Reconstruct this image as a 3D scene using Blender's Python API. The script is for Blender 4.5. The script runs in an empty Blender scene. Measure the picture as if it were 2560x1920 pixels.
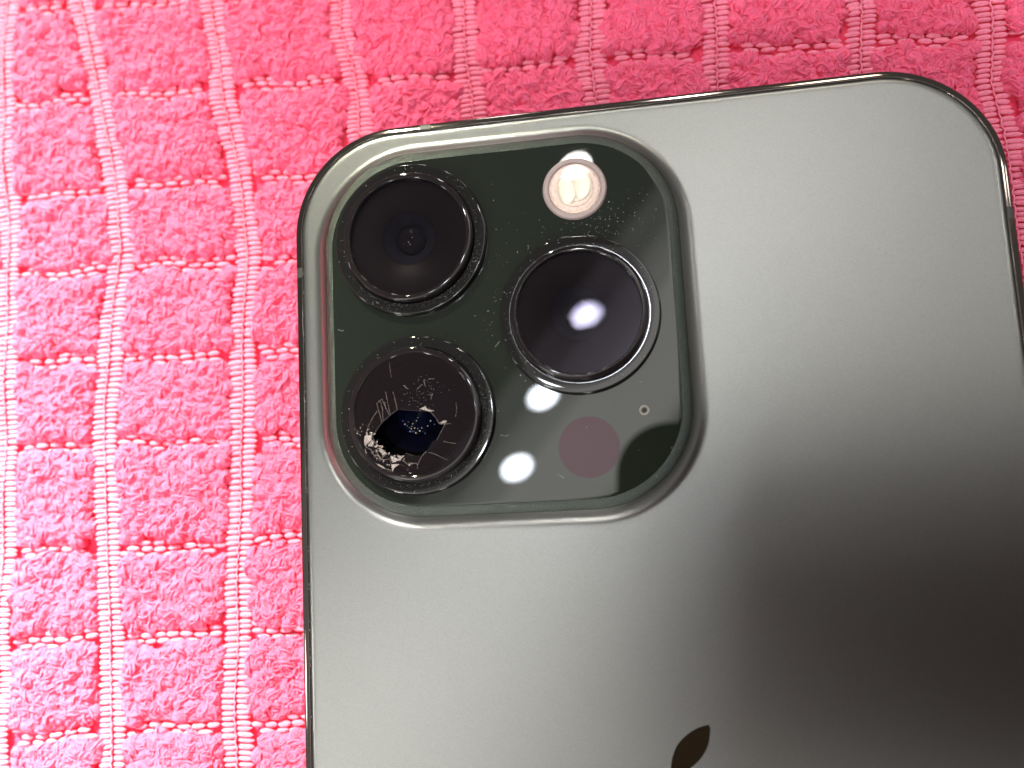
import bpy, bmesh, math, random
import numpy as np
from mathutils import Vector, Matrix, noise

sc = bpy.context.scene
COL = sc.collection
random.seed(7); rng = np.random.default_rng(7)
S = 0.001                                    # everything is modelled in millimetres

# ------------------------------------------------------------------ camera
CAM = np.array([34.2235, -38.3227, 79.1285])
RC = np.array([[0.987597517, -0.050048008, -0.148816465],
               [-0.067086055, -0.991467174, -0.111768975],
               [-0.141952826, 0.120366271, -0.982528043]])   # rows: right, down, forward
cd = bpy.data.cameras.new('camera'); cam = bpy.data.objects.new('camera', cd); COL.objects.link(cam)
sc.camera = cam
cam.matrix_world = Matrix([[RC[0][i], -RC[1][i], -RC[2][i], CAM[i] * S] for i in range(3)] + [[0, 0, 0, 1]])
cd.sensor_fit = 'HORIZONTAL'; cd.sensor_width = 36.0
cd.lens = 1998.82 / 2560 * 36.0
cd.clip_start = 0.002; cd.clip_end = 50
cd.dof.use_dof = True
cd.dof.focus_distance = 0.082
cd.dof.aperture_fstop = 16.0

# ------------------------------------------------------------------ world, lamps, exposure
w = bpy.data.worlds.new('World'); sc.world = w; w.use_nodes = True
bg = w.node_tree.nodes['Background']
bg.inputs[0].default_value = (1.0, 0.96, 0.90, 1); bg.inputs[1].default_value = 0.32
sc.view_settings.view_transform = 'Standard'; sc.view_settings.look = 'None'
sc.view_settings.exposure = 0.0; sc.view_settings.gamma = 1.0
sc.view_settings.use_curve_mapping = False
sc.cycles.use_denoising = True
sc.cycles.max_bounces = 12; sc.cycles.diffuse_bounces = 8; sc.cycles.transparent_max_bounces = 16
sc.cycles.sample_clamp_indirect = 6.0
sc.cycles.caustics_reflective = False; sc.cycles.caustics_refractive = False

def area(name, loc, size, power, color, target=(0.03, -0.03, 0), shape='RECTANGLE', size_y=None, rotz=None):
    ld = bpy.data.lights.new(name, 'AREA'); ld.shape = shape; ld.size = size
    if size_y: ld.size_y = size_y
    ld.energy = power; ld.color = color
    o = bpy.data.objects.new(name, ld); COL.objects.link(o); o.location = loc
    if rotz is None:
        o.rotation_euler = (Vector(target) - Vector(loc)).to_track_quat('-Z', 'Y').to_euler()
    else:
        o.rotation_euler = (0, 0, rotz)
    return o

# the pale ceiling of the room: one wide soft lamp whose far edge runs diagonally over the phone
a_edge = math.atan2(0.76, 0.65)
CH = 1.3
ux, uy = math.cos(a_edge), math.sin(a_edge); nx, ny = math.sin(a_edge), -math.cos(a_edge)
for k, (off, wid, rad) in enumerate(((-0.205, 0.25, 0.60), (-0.145, 1.30, 0.46), (-0.165, 0.21, 0.70), (-0.120, 0.16, 0.90))):
    c = off * CH + wid / 2                           # brightest in a band along its edge, dimmer beyond
    area('ceiling_light', (0.034 + nx * c - ux * 0.45, -0.038 + ny * c - uy * 0.45, CH + 0.01 * k), 2.6, rad * math.pi * 2.6 * wid, (1.0, 0.985, 0.95), size_y=wid, rotz=a_edge)
for sx, sy, rad in ((0.215, 0.46, 3.8), (0.32, 0.25, 0.8), (-0.37, -0.265, 3.8)):          # soft fill lamps added to brighten parts of the phone's back
    area('fill_panel', (0.034 + sx * 1.25, -0.038 + sy * 1.25, 1.25), 0.24, rad * math.pi * 0.24 * 0.20, (1.0, 0.985, 0.95), size_y=0.20, rotz=a_edge)
# downlights of the room, a row of them mirrored in the glass
for sx, sy, d, p, c, sz in [(-0.152, 0.017, 1.27, 0.35, (0.84, 0.91, 1), 0.045),
                            (-0.112, 0.110, 1.27, 0.35, (0.84, 0.91, 1), 0.045),
                            (-0.047, 0.216, 1.27, 0.35, (0.86, 0.91, 1), 0.045),
                            (-0.050, 0.425, 1.27, 0.8, (1, 0.97, 0.9), 0.042),
                            (0.0, -1.30, 0.9, 2.0, (1, 0.97, 0.93), 0.22),
                            (0.45, 1.3, 1.1, 4.0, (1, 0.88, 0.70), 0.26),
                            (1.45, 0.55, 0.9, 0.8, (1, 0.95, 0.88), 0.12)]:
    o = area('downlight', (0.034 + sx * d, -0.038 + sy * d, d), sz, p, c, shape='ELLIPSE', size_y=sz * 0.62, rotz=0.45)
# small fill lamps added around the towel to brighten it and dot the rims
for x, y, z, p in [(-0.03, 0.40, 0.16, 0.2), (-0.24, -0.12, 0.16, 0.12), (-0.15, -0.27, 0.18, 0.40), (0.03, -0.33, 0.17, 0.13)]:
    area('fill_spot', (x, y, z), 0.035, p, (1, 0.965, 0.92), target=(-0.03, -0.03, 0), shape='DISK')

# spot lamps added to brighten the towel left of and beyond the phone
def pool(loc, target, angle, power, color):
    ld = bpy.data.lights.new('towel_fill_lamp', 'SPOT'); ld.energy = power; ld.color = color
    ld.spot_size = math.radians(angle); ld.spot_blend = 1.0; ld.shadow_soft_size = 0.06
    o = bpy.data.objects.new('towel_fill_lamp', ld); COL.objects.link(o); o.location = loc
    o.rotation_euler = (Vector(target) - o.location).to_track_quat('-Z', 'Y').to_euler()
pool((-0.30, 0.78, 0.66), (-0.078, -0.053, -0.008), 8.8, 570.0, (1, 0.985, 0.76))
pool((0.12, 0.85, 0.60), (0.030, 0.032, -0.008), 4.6, 15.0, (1, 0.975, 0.94))
pool((0.75, 0.30, 0.65), (0.100, 0.010, -0.008), 4.0, 12.0, (1, 0.975, 0.94))
# broad soft fill lamp added at the left to brighten the towel
area('left_fill', (-0.80, -0.38, 0.85), 0.9, 1.0, (1, 0.97, 0.93), target=(-0.02, -0.03, 0), size_y=0.9)

# ------------------------------------------------------------------ helpers
WORLD = {}
def link(o, parent=None, wloc=(0, 0, 0)):
    COL.objects.link(o); WORLD[o.name] = Vector(wloc)
    if parent is not None:
        o.parent = parent; o.location = Vector(wloc) - WORLD[parent.name]
    else:
        o.location = wloc
    return o

def thing(name, label, cat, loc):
    o = bpy.data.objects.new(name, None); o.empty_display_size = 0.01
    o['label'] = label; o['category'] = cat
    return link(o, None, Vector(loc) * S)

def mesh_obj(name, V, F, mats, parent=None, smooth=True, angle=40, fmat=None, origin=None):
    V = np.asarray(V, float)
    c = (V.max(0) + V.min(0)) / 2 if origin is None else np.asarray(origin, float)
    me = bpy.data.meshes.new(name)
    me.from_pydata(((V - c) * S).tolist(), [], [tuple(f) for f in F])
    if not isinstance(mats, (list, tuple)): mats = [mats]
    for m in mats: me.materials.append(m)
    if fmat is not None:
        me.polygons.foreach_set('material_index', np.asarray(fmat, dtype=np.int32))
    me.update()
    if smooth:
        me.polygons.foreach_set('use_smooth', np.ones(len(me.polygons), dtype=bool))
        if angle: me.set_sharp_from_angle(angle=math.radians(angle))
    o = bpy.data.objects.new(name, me)
    return link(o, parent, c * S)

def lathe(name, prof, cx, cy, mats, parent, n=128, cap0=False, cap1=False, angle=40, fm=None):
    """turn a profile of (radius, z) pairs about a vertical axis"""
    th = np.linspace(0, 2 * np.pi, n, endpoint=False)
    V = []; F = []; mi = []
    for r, z in prof:
        V += [(cx + r * math.cos(t), cy + r * math.sin(t), z) for t in th]
    for k in range(len(prof) - 1):
        for i in range(n):
            j = (i + 1) % n
            F.append((k * n + i, k * n + j, (k + 1) * n + j, (k + 1) * n + i)); mi.append(fm[k] if fm else 0)
    if cap0: F.append(tuple(range(n))[::-1]); mi.append(fm[0] if fm else 0)
    if cap1:
        k = len(prof) - 1; F.append(tuple(k * n + i for i in range(n))); mi.append(fm[-1] if fm else 0)
    # profile is given from outside to inside going up and in: normals up/out
    return mesh_obj(name, V, [f[::1] for f in F], mats, parent, angle=angle, fmat=mi)

def rrect(x0, x1, y0, y1, r, z, nc=24, ns=6):
    """rounded rectangle with a gently continuous corner, always the same vertex count"""
    P = []
    cs = [(x1 - r, y1 - r, 0), (x0 + r, y1 - r, 90), (x0 + r, y0 + r, 180), (x1 - r, y0 + r, 270)]
    for k, (cx, cy, a0) in enumerate(cs):
        for i in range(nc + 1):
            a = math.radians(a0 + 90 * i / nc)
            P.append((cx + r * math.cos(a), cy + r * math.sin(a), z))
        nx_, ny_, a1 = cs[(k + 1) % 4]
        e0 = P[-1]; a = math.radians(a1)
        e1 = (nx_ + r * math.cos(a), ny_ + r * math.sin(a), z)
        for i in range(1, ns):
            t = i / ns; P.append((e0[0] + (e1[0] - e0[0]) * t, e0[1] + (e1[1] - e0[1]) * t, z))
    return P

def loops_mesh(loops, fm=None, cap_last=False):
    n = len(loops[0]); V = []; F = []; mi = []
    for L in loops: V += L
    for k in range(len(loops) - 1):
        for i in range(n):
            j = (i + 1) % n
            F.append((k * n + i, k * n + j, (k + 1) * n + j, (k + 1) * n + i)); mi.append(fm[k] if fm else 0)
    if cap_last:
        k = len(loops) - 1; F.append(tuple(k * n + i for i in range(n))); mi.append(fm[-1] if fm else 0)
    return V, F, mi

def tube(P, rad, sides=6, cap=True):
    """a tube along a polyline; rad is a number or one per point"""
    P = np.asarray(P, float); m = len(P)
    rad = np.full(m, rad) if np.isscalar(rad) else np.asarray(rad, float)
    T = np.gradient(P, axis=0); T /= np.linalg.norm(T, axis=1)[:, None] + 1e-12
    up = np.array([0.13, 0.21, 0.97]); V = []; F = []
    for i in range(m):
        a = np.cross(T[i], up); na = np.linalg.norm(a)
        a = a / na if na > 1e-3 else np.array([1., 0, 0]); b = np.cross(a, T[i])
        for s in range(sides):
            t = 2 * np.pi * s / sides
            V.append(P[i] + rad[i] * (a * math.cos(t) + b * math.sin(t)))
    for i in range(m - 1):
        for s in range(sides):
            q = (s + 1) % sides
            F.append((i * sides + s, i * sides + q, (i + 1) * sides + q, (i + 1) * sides + s))
    if cap:
        F.append(tuple(range(sides))[::-1]); F.append(tuple((m - 1) * sides + s for s in range(sides)))
    return V, F

class Bag:
    def __init__(s): s.V = []; s.F = []
    def add(s, V, F):
        o = len(s.V); s.V += [tuple(v) for v in V]; s.F += [tuple(i + o for i in f) for f in F]

# ------------------------------------------------------------------ materials
def mat(name, base=(0.5, 0.5, 0.5), rough=0.5, metal=0.0, **kw):
    m = bpy.data.materials.new(name); m.use_nodes = True
    b = m.node_tree.nodes['Principled BSDF']
    b.inputs['Base Color'].default_value = (*base, 1); b.inputs['Roughness'].default_value = rough
    b.inputs['Metallic'].default_value = metal
    for k, v in kw.items():
        b.inputs[k.replace('_', ' ')].default_value = v
    return m
def nodes(m): return m.node_tree.nodes, m.node_tree.links, m.node_tree.nodes['Principled BSDF']
def grain(m, scale, strength, dist, detail=3, vary=0.0, rough_vary=0.0):
    """fine relief, and a small tint and gloss variation, from object-space noise"""
    N, L, b = nodes(m)
    tc = N.new('ShaderNodeTexCoord'); nt = N.new('ShaderNodeTexNoise')
    nt.inputs['Scale'].default_value = scale; nt.inputs['Detail'].default_value = detail
    L.new(tc.outputs['Object'], nt.inputs['Vector'])
    bp = N.new('ShaderNodeBump'); bp.inputs['Strength'].default_value = strength; bp.inputs['Distance'].default_value = dist
    L.new(nt.outputs['Fac'], bp.inputs['Height']); L.new(bp.outputs['Normal'], b.inputs['Normal'])
    if vary:
        hs = N.new('ShaderNodeHueSaturation'); hs.inputs['Color'].default_value = b.inputs['Base Color'].default_value
        mr = N.new('ShaderNodeMapRange'); mr.inputs['From Min'].default_value = 0.3; mr.inputs['From Max'].default_value = 0.7
        mr.inputs['To Min'].default_value = 1 - vary; mr.inputs['To Max'].default_value = 1 + vary
        L.new(nt.outputs['Fac'], mr.inputs['Value']); L.new(mr.outputs['Result'], hs.inputs['Value'])
        L.new(hs.outputs['Color'], b.inputs['Base Color'])
    if rough_vary:
        n2 = N.new('ShaderNodeTexNoise'); n2.inputs['Scale'].default_value = scale * 0.05; n2.inputs['Detail'].default_value = 4
        L.new(tc.outputs['Object'], n2.inputs['Vector'])
        m2 = N.new('ShaderNodeMapRange'); r0 = b.inputs['Roughness'].default_value
        m2.inputs['From Min'].default_value = 0.3; m2.inputs['From Max'].default_value = 0.7
        m2.inputs['To Min'].default_value = r0 - rough_vary; m2.inputs['To Max'].default_value = r0 + rough_vary
        L.new(n2.outputs['Fac'], m2.inputs['Value']); L.new(m2.outputs['Result'], b.inputs['Roughness'])
    return m

def thin_glass(name, tint=(1, 1, 1), ior=1.5, rough=0.0, tone=(1, 1, 1)):
    """a clear cover pane: Fresnel reflection over a tinted see-through"""
    m = bpy.data.materials.new(name); m.use_nodes = True
    N, L = m.node_tree.nodes, m.node_tree.links
    N.remove(N['Principled BSDF']); out = N['Material Output']
    tr = N.new('ShaderNodeBsdfTransparent'); tr.inputs[0].default_value = (*tint, 1)
    gl = N.new('ShaderNodeBsdfGlossy'); gl.inputs['Roughness'].default_value = rough
    gl.inputs['Color'].default_value = (*tone, 1)
    fr = N.new('ShaderNodeFresnel'); fr.inputs['IOR'].default_value = ior
    mx = N.new('ShaderNodeMixShader')
    L.new(fr.outputs[0], mx.inputs[0]); L.new(tr.outputs[0], mx.inputs[1]); L.new(gl.outputs[0], mx.inputs[2])
    L.new(mx.outputs[0], out.inputs[0])
    return m

M_BACK = grain(mat('frosted_back_glass', (0.268, 0.270, 0.260), 0.30, 1.0), 12000, 0.34, 0.00004, 3, vary=0.10)
M_BEVEL = grain(mat('ground_glass_edge', (0.075, 0.087, 0.078), 0.28, 1.0), 13000, 0.9, 0.00007, 2, vary=0.45)
M_PLATE = mat('polished_plate_glass', (0.0085, 0.0125, 0.0085), 0.015, 0.0, IOR=1.52)
M_RAIL = grain(mat('polished_graphite_steel', (0.115, 0.098, 0.088), 0.07, 1.0), 1500, 0.02, 0.00003, 2)
M_SEAM = mat('black_seam', (0.012, 0.011, 0.011), 0.4)
M_ANT = mat('grey_antenna_plastic', (0.035, 0.035, 0.033), 0.4)
M_RING = mat('black_lens_ring', (0.006, 0.0055, 0.0055), 0.03, 0.0, IOR=1.52)
M_RIM = mat('black_lens_rim', (0.010, 0.007, 0.008), 0.04, 0.0, IOR=1.38)
M_MASK = mat('lens_mask', (0.0065, 0.0042, 0.0040), 0.4, 0.0, Specular_IOR_Level=0.04)
M_MASK3 = mat('lens_mask_broken', (0.004, 0.003, 0.003), 0.4, 0.0, Specular_IOR_Level=0.06)
M_CONE = mat('lens_cone', (0.009, 0.009, 0.013), 0.4, 0.0, Specular_IOR_Level=0.1)
M_ELEM = mat('lens_element', (0.006, 0.005, 0.006), 0.08, 0.0, IOR=1.08)
M_NAVY = mat('navy_lens_element', (0.0015, 0.0021, 0.0085), 0.08, 0.0, IOR=1.08)
M_PIT = mat('black_pit', (0.0012, 0.0012, 0.0016), 0.5, 0.0, Specular_IOR_Level=0.0)
M_NAVYC = mat('navy_barrel', (0.0004, 0.0007, 0.0040), 0.4, 0.0, Specular_IOR_Level=0.01)
M_GLASS = thin_glass('lens_cover_glass', (0.95, 0.93, 0.95), 1.24, tone=(0.86, 0.80, 1.0))
def hazy_glass(name, haze, amount, ior, tone):
    """cover glass with a dark diffuse veil mixed in"""
    m = thin_glass(name, (0.9, 0.88, 0.92), ior, tone=tone); N, L = m.node_tree.nodes, m.node_tree.links
    tr = [n for n in N if n.type == 'BSDF_TRANSPARENT'][0]; mxo = [n for n in N if n.type == 'MIX_SHADER'][0]
    df = N.new('ShaderNodeBsdfDiffuse'); df.inputs[0].default_value = (*haze, 1)
    m2 = N.new('ShaderNodeMixShader'); m2.inputs[0].default_value = amount
    L.new(tr.outputs[0], m2.inputs[1]); L.new(df.outputs[0], m2.inputs[2]); L.new(m2.outputs[0], mxo.inputs[1])
    return m
M_COVER3 = hazy_glass('clouded_cover_glass', (0.0135, 0.0092, 0.0098), 0.40, 1.30, (0.86, 0.80, 1.0))
M_FRACT = mat('fractured_glass', (0.66, 0.56, 0.56), 0.2, 0.0, Alpha=0.36)
M_CRACK = mat('crack_line', (0.34, 0.28, 0.27), 0.35, 0.0, Alpha=0.5)
M_LIDAR = mat('scanner_window', (0.045, 0.015, 0.026), 0.02, 0.0, IOR=1.40)
M_FLASHRIM = mat('flash_rim', (0.36, 0.275, 0.27), 0.3)
M_FLASHCOV = thin_glass('flash_cover', (1, 0.96, 0.95), 1.22)
M_CHIP = grain(mat('flash_chip', (1.0, 0.97, 0.84), 0.40, 0.55), 2600, 0.4, 0.0001, 3)
M_LED = grain(mat('flash_reflector', (0.95, 0.80, 0.74), 0.45, 0.40), 2600, 0.6, 0.00012, 3, vary=0.12)
M_LEDGAP = mat('flash_divider', (0.62, 0.42, 0.36), 0.5)
M_GRIT = grain(mat('microphone_mesh', (0.24, 0.23, 0.21), 0.35), 9000, 0.8, 0.0001, 3, vary=0.5)
M_DARK = mat('dark_hole', (0.012, 0.007, 0.005), 0.6)
M_EMBLEM = mat('polished_emblem', (0.0125, 0.0085, 0.0045), 0.06, 0.0)
M_DUST = mat('pale_dust', (0.36, 0.36, 0.35), 0.8)
M_GLINT = mat('glass_crumb', (0.95, 0.95, 0.97), 0.25)  # bright tints for broken glass and for painted lamp glints
M_GLINTB = mat('blue_crumb_glint', (0.35, 0.5, 1.0), 0.25)
M_GLINTY = mat('yellow_crumb_glint', (1.0, 0.85, 0.5), 0.25)
M_SLAB = mat('dark_phone_shell', (0.017, 0.062, 0.048), 0.5)

def towel_mat(name, base, rough=0.85, sheen=0.16, bump=0.35, scale=5000, vary=0.08, sss=0.0):
    m = mat(name, base, rough, 0.0, Sheen_Weight=sheen, Sheen_Roughness=0.5, Sheen_Tint=(1, 0.74, 0.79, 1), Specular_IOR_Level=0.15,
            Subsurface_Weight=sss, Subsurface_Radius=(1.0, 0.45, 0.55), Subsurface_Scale=0.0005)
    return grain(m, scale, bump, 0.00015, 4, vary=vary)
M_PILE = towel_mat('pink_pile', (0.96, 0.14, 0.275), bump=0.6, scale=4200, vary=0.10, sss=0.25)
M_STITCH = towel_mat('pale_pink_stitch', (0.96, 0.255, 0.39), sheen=0.25, bump=0.5, scale=3200, vary=0.10, sss=0.3)
M_BASE = towel_mat('pink_backing', (0.94, 0.085, 0.195), sheen=0.1, bump=0.6, scale=2500, vary=0.15)

# ------------------------------------------------------------------ the towel
VB = [[(-42.25, 5.95), (-41.68, 0.08), (-40.91, -7.27)],
      [(-31.84, 25.72), (-28.86, 12.34), (-25.98, -1.55), (-25.76, -7.66), (-26.66, -13.59), (-27.72, -26.24), (-27.14, -40.49), (-26.72, -54.2), (-26.23, -67.42)],
      [(-13.71, 23.09), (-12.2, 10.26), (-9.98, -2.2), (-9.3, -10.19), (-9.91, -20.29), (-10.28, -32.04), (-10.71, -41.18), (-10.93, -54.53), (-11.34, -67.43)],
      [(2.83, 17.06), (4.45, 11.73), (4.88, 5.62)], [(18.17, 17.46), (18.19, 12.42), (18.55, 6.43)],
      [(32.96, 15.83), (32.67, 10.47), (32.95, 4.63)], [(46.79, 13.84), (46.67, 9.54), (46.51, 4.82)],
      [(62.41, 11.12), (61.72, 7.02), (61.49, 3.82)], [(75.42, 8.8), (74.47, 1.24), (75.06, -4.6), (75.08, -11.14)]]
HB = [[(-43.3, 25.59), (-34.66, 25.02), (-19.64, 23.52), (40, 20), (80, 17.5)],
      [(-42.91, 12.74), (-37.21, 12.14), (-28.31, 12.27), (-18.01, 11.51), (-8.03, 11.18), (0.15, 10.5), (14.93, 9.36), (33.67, 8.88), (49.16, 8.01), (77.44, 5.79)],
      [(-42.54, 0.43), (-36.38, 0.05), (-29.24, 0.08), (-15.4, -0.37), (-2.61, -1.0), (76, -5)],
      [(-42.23, -9.72), (-33.96, -10.19), (-24.31, -9.9), (-12.35, -10.89), (-3.3, -11.47), (76, -16)],
      [(-41.91, -20.61), (-25.79, -21.53), (-8.43, -21.83), (76, -27)], [(-41.59, -31.22), (-8.55, -32.0), (76, -37)],
      [(-41.22, -43.44), (-28.12, -43.92), (-20.51, -43.97), (-10.64, -43.8), (-3.89, -43.04), (76, -47)],
      [(-40.89, -54.36), (-27.99, -53.72), (-20.48, -53.8), (-10.73, -53.66), (-4.08, -53.37), (76, -57)],
      [(-40.56, -65.2), (-27.86, -64.15), (-20.45, -63.76), (-10.83, -63.61), (-4.27, -63.65), (76, -67)]]
X0, X1, Y0, Y1 = -104, 128, -112, 88                     # the piece of towel that is built in full
def vline(l):
    l = sorted(l, key=lambda p: p[1]); ys = [p[1] for p in l]; xs = [p[0] for p in l]
    return lambda y: np.interp(y, ys, xs) + 0.10 * np.sin(np.asarray(y) * 0.45 + xs[0])
def hline(l):
    l = sorted(l); xs = [p[0] for p in l]; ys = [p[1] for p in l]
    return lambda x: np.interp(x, xs, ys) + 0.12 * np.sin(np.asarray(x) * 0.7 + ys[0])
VL = [vline(l) for l in VB]; HL = [hline(l) for l in HB]
VL = [(lambda y, f=VL[1], k=k: f(y) - 15.2 * k) for k in range(5, 1, -1)] + VL + [(lambda y, f=VL[8], k=k: f(y) + 15.1 * k) for k in (1, 2, 3)]
HL = [(lambda x, f=HL[0], k=k: f(x) + 11.6 * k) for k in (5, 4, 3, 2, 1)] + HL + [(lambda x, f=HL[8], k=k: f(x) - 10.6 * k) for k in (1, 2, 3, 4)]
ZT = -8.6                                             # height of the woven ground of the towel
def ground(x, y):
    x = np.asarray(x, float); y = np.asarray(y, float)
    return ZT + 0.22 * np.sin(x * 0.21 + 0.4) * np.cos(y * 0.17) + 0.12 * np.sin(x * 0.5 - y * 0.43)
def phone_dist(x, y):
    """distance outside the phone outline (negative under the phone)"""
    qx = np.abs(x - 35.75) - 35.75 + 11.3; qy = np.abs(y + 73.35) - 73.35 + 11.3
    return np.hypot(np.maximum(qx, 0), np.maximum(qy, 0)) + np.minimum(np.maximum(qx, qy), 0) - 11.3

towel = thing('towel', 'pink terry towel with a raised grid of pale stitching spread under the phone', 'towel', (17, -24, ZT - 0.9))

# woven ground sheet with real thickness
gx = np.concatenate([np.linspace(-160, X0, 12, endpoint=False), np.arange(X0, X1, 1.5), np.linspace(X1, 190, 12)])
gy = np.concatenate([np.linspace(-190, Y0, 12, endpoint=False), np.arange(Y0, Y1, 1.5), np.linspace(Y1, 130, 12)])
GX, GY = np.meshgrid(gx, gy); GZ = ground(GX, GY) - 0.25
nxg, nyg = len(gx), len(gy)
V = np.stack([GX.ravel(), GY.ravel(), GZ.ravel()], 1)
V = np.concatenate([V, V - np.array([0, 0, 0.7])]); nn = nxg * nyg
F = []
for j in range(nyg - 1):
    for i in range(nxg - 1):
        a = j * nxg + i; F.append((a, a + 1, a + 1 + nxg, a + nxg)); F.append((a + nn, a + nxg + nn, a + 1 + nxg + nn, a + 1 + nn))
for i in range(nxg - 1):
    F.append((i + 1, i, i + nn, i + 1 + nn)); a = (nyg - 1) * nxg + i; F.append((a, a + 1, a + 1 + nn, a + nn))
for j in range(nyg - 1):
    a = j * nxg; F.append((a, a + nxg, a + nxg + nn, a + nn)); a = j * nxg + nxg - 1; F.append((a + nxg, a, a + nn, a + nxg + nn))
mesh_obj('backing', V, F, M_BASE, towel, angle=60)

# --- stitches: short flat floats of yarn; ladders run down the bands, chains run along the seams
def stitch_shape(L, W, H, n=7, m=8):
    V = []; F = []
    for i in range(n):
        t = -1 + 2 * i / (n - 1); k = (1 - abs(t) ** 3.2) ** 0.5 if abs(t) < 1 else 0.0
        k = max(k, 0.16)
        for s in range(m):
            a = 2 * math.pi * s / m
            V.append((t * L / 2, math.cos(a) * W / 2 * k, math.sin(a) * H / 2 * k - 0.12 * H * t * t))
    for i in range(n - 1):
        for s in range(m):
            q = (s + 1) % m; F.append((i * m + s, (i + 1) * m + s, (i + 1) * m + q, i * m + q))
    F.append(tuple(range(m))); F.append(tuple((n - 1) * m + s for s in range(m))[::-1])
    return np.array(V), F
ST = [stitch_shape(1.0, 1.0, 1.0)]
stitches = []        # x, y, z, length, width, height, angle
def on_band(x, y): return min(abs(x - float(f(y))) for f in VL)
for bi, f in enumerate(VL):
    ymin, ymax = Y0, Y1
    y = ymin
    wl = 1.75; wr = 1.75
    while y < ymax:
        xc = float(f(y)); step = random.uniform(0.56, 0.68)
        sl = (float(f(y + 0.5)) - xc) / 0.5
        # pile spills over one side or the other along the band
        wl = 1.70 + 0.55 * noise.noise((bi * 7.1, y * 0.16, 0)) + random.uniform(-.18, .18)
        wr = 1.70 + 0.55 * noise.noise((bi * 3.3 + 50, y * 0.16, 4)) + random.uniform(-.08, .08)
        tilt = 0.10 * noise.noise((bi * 2.0, y * 0.25, 9))
        for sgn, wd in ((-1, wl), (1, wr)):
            if X0 < xc < X1 and phone_dist(xc, y) > -2.2:
                stitches.append((xc + sgn * (wd / 2 + 0.0), y + random.uniform(-.07, .07) + sgn * 0.05, 0.80 + random.uniform(-.07, .07), wd,
                                 step * random.uniform(0.84, 0.98), 0.46, tilt + random.uniform(-.06, .06) - sgn * 0.04))
        y += step
for hi, f in enumerate(HL):
    for row in (-1, 0, 1):
        x = X0 + row * 0.85 * (hi % 2)
        while x < X1:
            L = random.uniform(1.45, 1.8)
            yc = float(f(x)) + row * 0.72
            if on_band(x, yc) > 1.75 + L / 2 * 0.55 and phone_dist(x, yc) > -2.2 and Y0 < yc < Y1:
                sl = (float(f(x + .5)) - float(f(x - .5)))
                stitches.append((x, yc + random.uniform(-.05, .05), 0.78 + random.uniform(-.06, .06) - 0.1 * abs(row), L * 1.0, random.uniform(0.56, 0.68), 0.5,
                                 math.atan(sl) + random.uniform(-.07, .07)))
            x += L * 1.08
st = np.array(stitches)
# those that show largest become parts of their own
pc = np.stack([st[:, 0], st[:, 1], ground(st[:, 0], st[:, 1])], 1) - CAM
q = pc @ RC.T; uu = q[:, 0] / q[:, 2] * 1998.8; vv = q[:, 1] / q[:, 2] * 1998.8
inside = (np.abs(uu) < 1290) & (np.abs(vv) < 970) & (phone_dist(st[:, 0], st[:, 1]) > 0.6)
size = st[:, 3] * st[:, 4] / q[:, 2] ** 2 * inside
big = set(np.argsort(-size)[:296].tolist())
me = bpy.data.meshes.new('stitch'); me.from_pydata((ST[0][0] * S).tolist(), [], ST[0][1])
me.materials.append(M_STITCH); me.polygons.foreach_set('use_smooth', np.ones(len(me.polygons), dtype=bool)); me.update()
bagV = []; bagF = []; off = 0
for k, (x, y, dz, L, W_, H_, a) in enumerate(stitches):
    z = float(ground(x, y)) + dz - 0.25
    if k in big:
        o = bpy.data.objects.new('stitch', me)
        link(o, towel, Vector((x, y, z)) * S); o.rotation_euler = (0, 0, a); o.scale = (L, W_, H_)
    else:
        P = ST[0][0] * np.array([L, W_, H_]); c, s_ = math.cos(a), math.sin(a)
        P = np.stack([P[:, 0] * c - P[:, 1] * s_ + x, P[:, 0] * s_ + P[:, 1] * c + y, P[:, 2] + z], 1)
        bagV.append(P); bagF += [tuple(i + off for i in f) for f in ST[0][1]]; off += len(P)
o = mesh_obj('stitching', np.concatenate(bagV), bagF, M_STITCH, towel, angle=None); o['kind'] = 'stuff'
# binding threads: one wavy thread down the middle of each ladder band
for bi, f in enumerate(VL):
    P = [(float(f(y)) + 0.09 * math.sin(y * 5.1 + bi) + random.uniform(-.05, .05), y, float(ground(float(f(y)), y)) + 0.75 + 0.05 * math.sin(y * 10.2))
         for y in np.arange(Y0, Y1, 0.31) if phone_dist(float(f(y)), y) > -2]
    if len(P) > 4 and X0 < P[0][0] < X1:
        Vt, Ft = tube(P, 0.075 + 0.04 * rng.random(len(P)), 5)
        mesh_obj('thread', Vt, Ft, M_STITCH, towel, angle=None)

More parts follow.
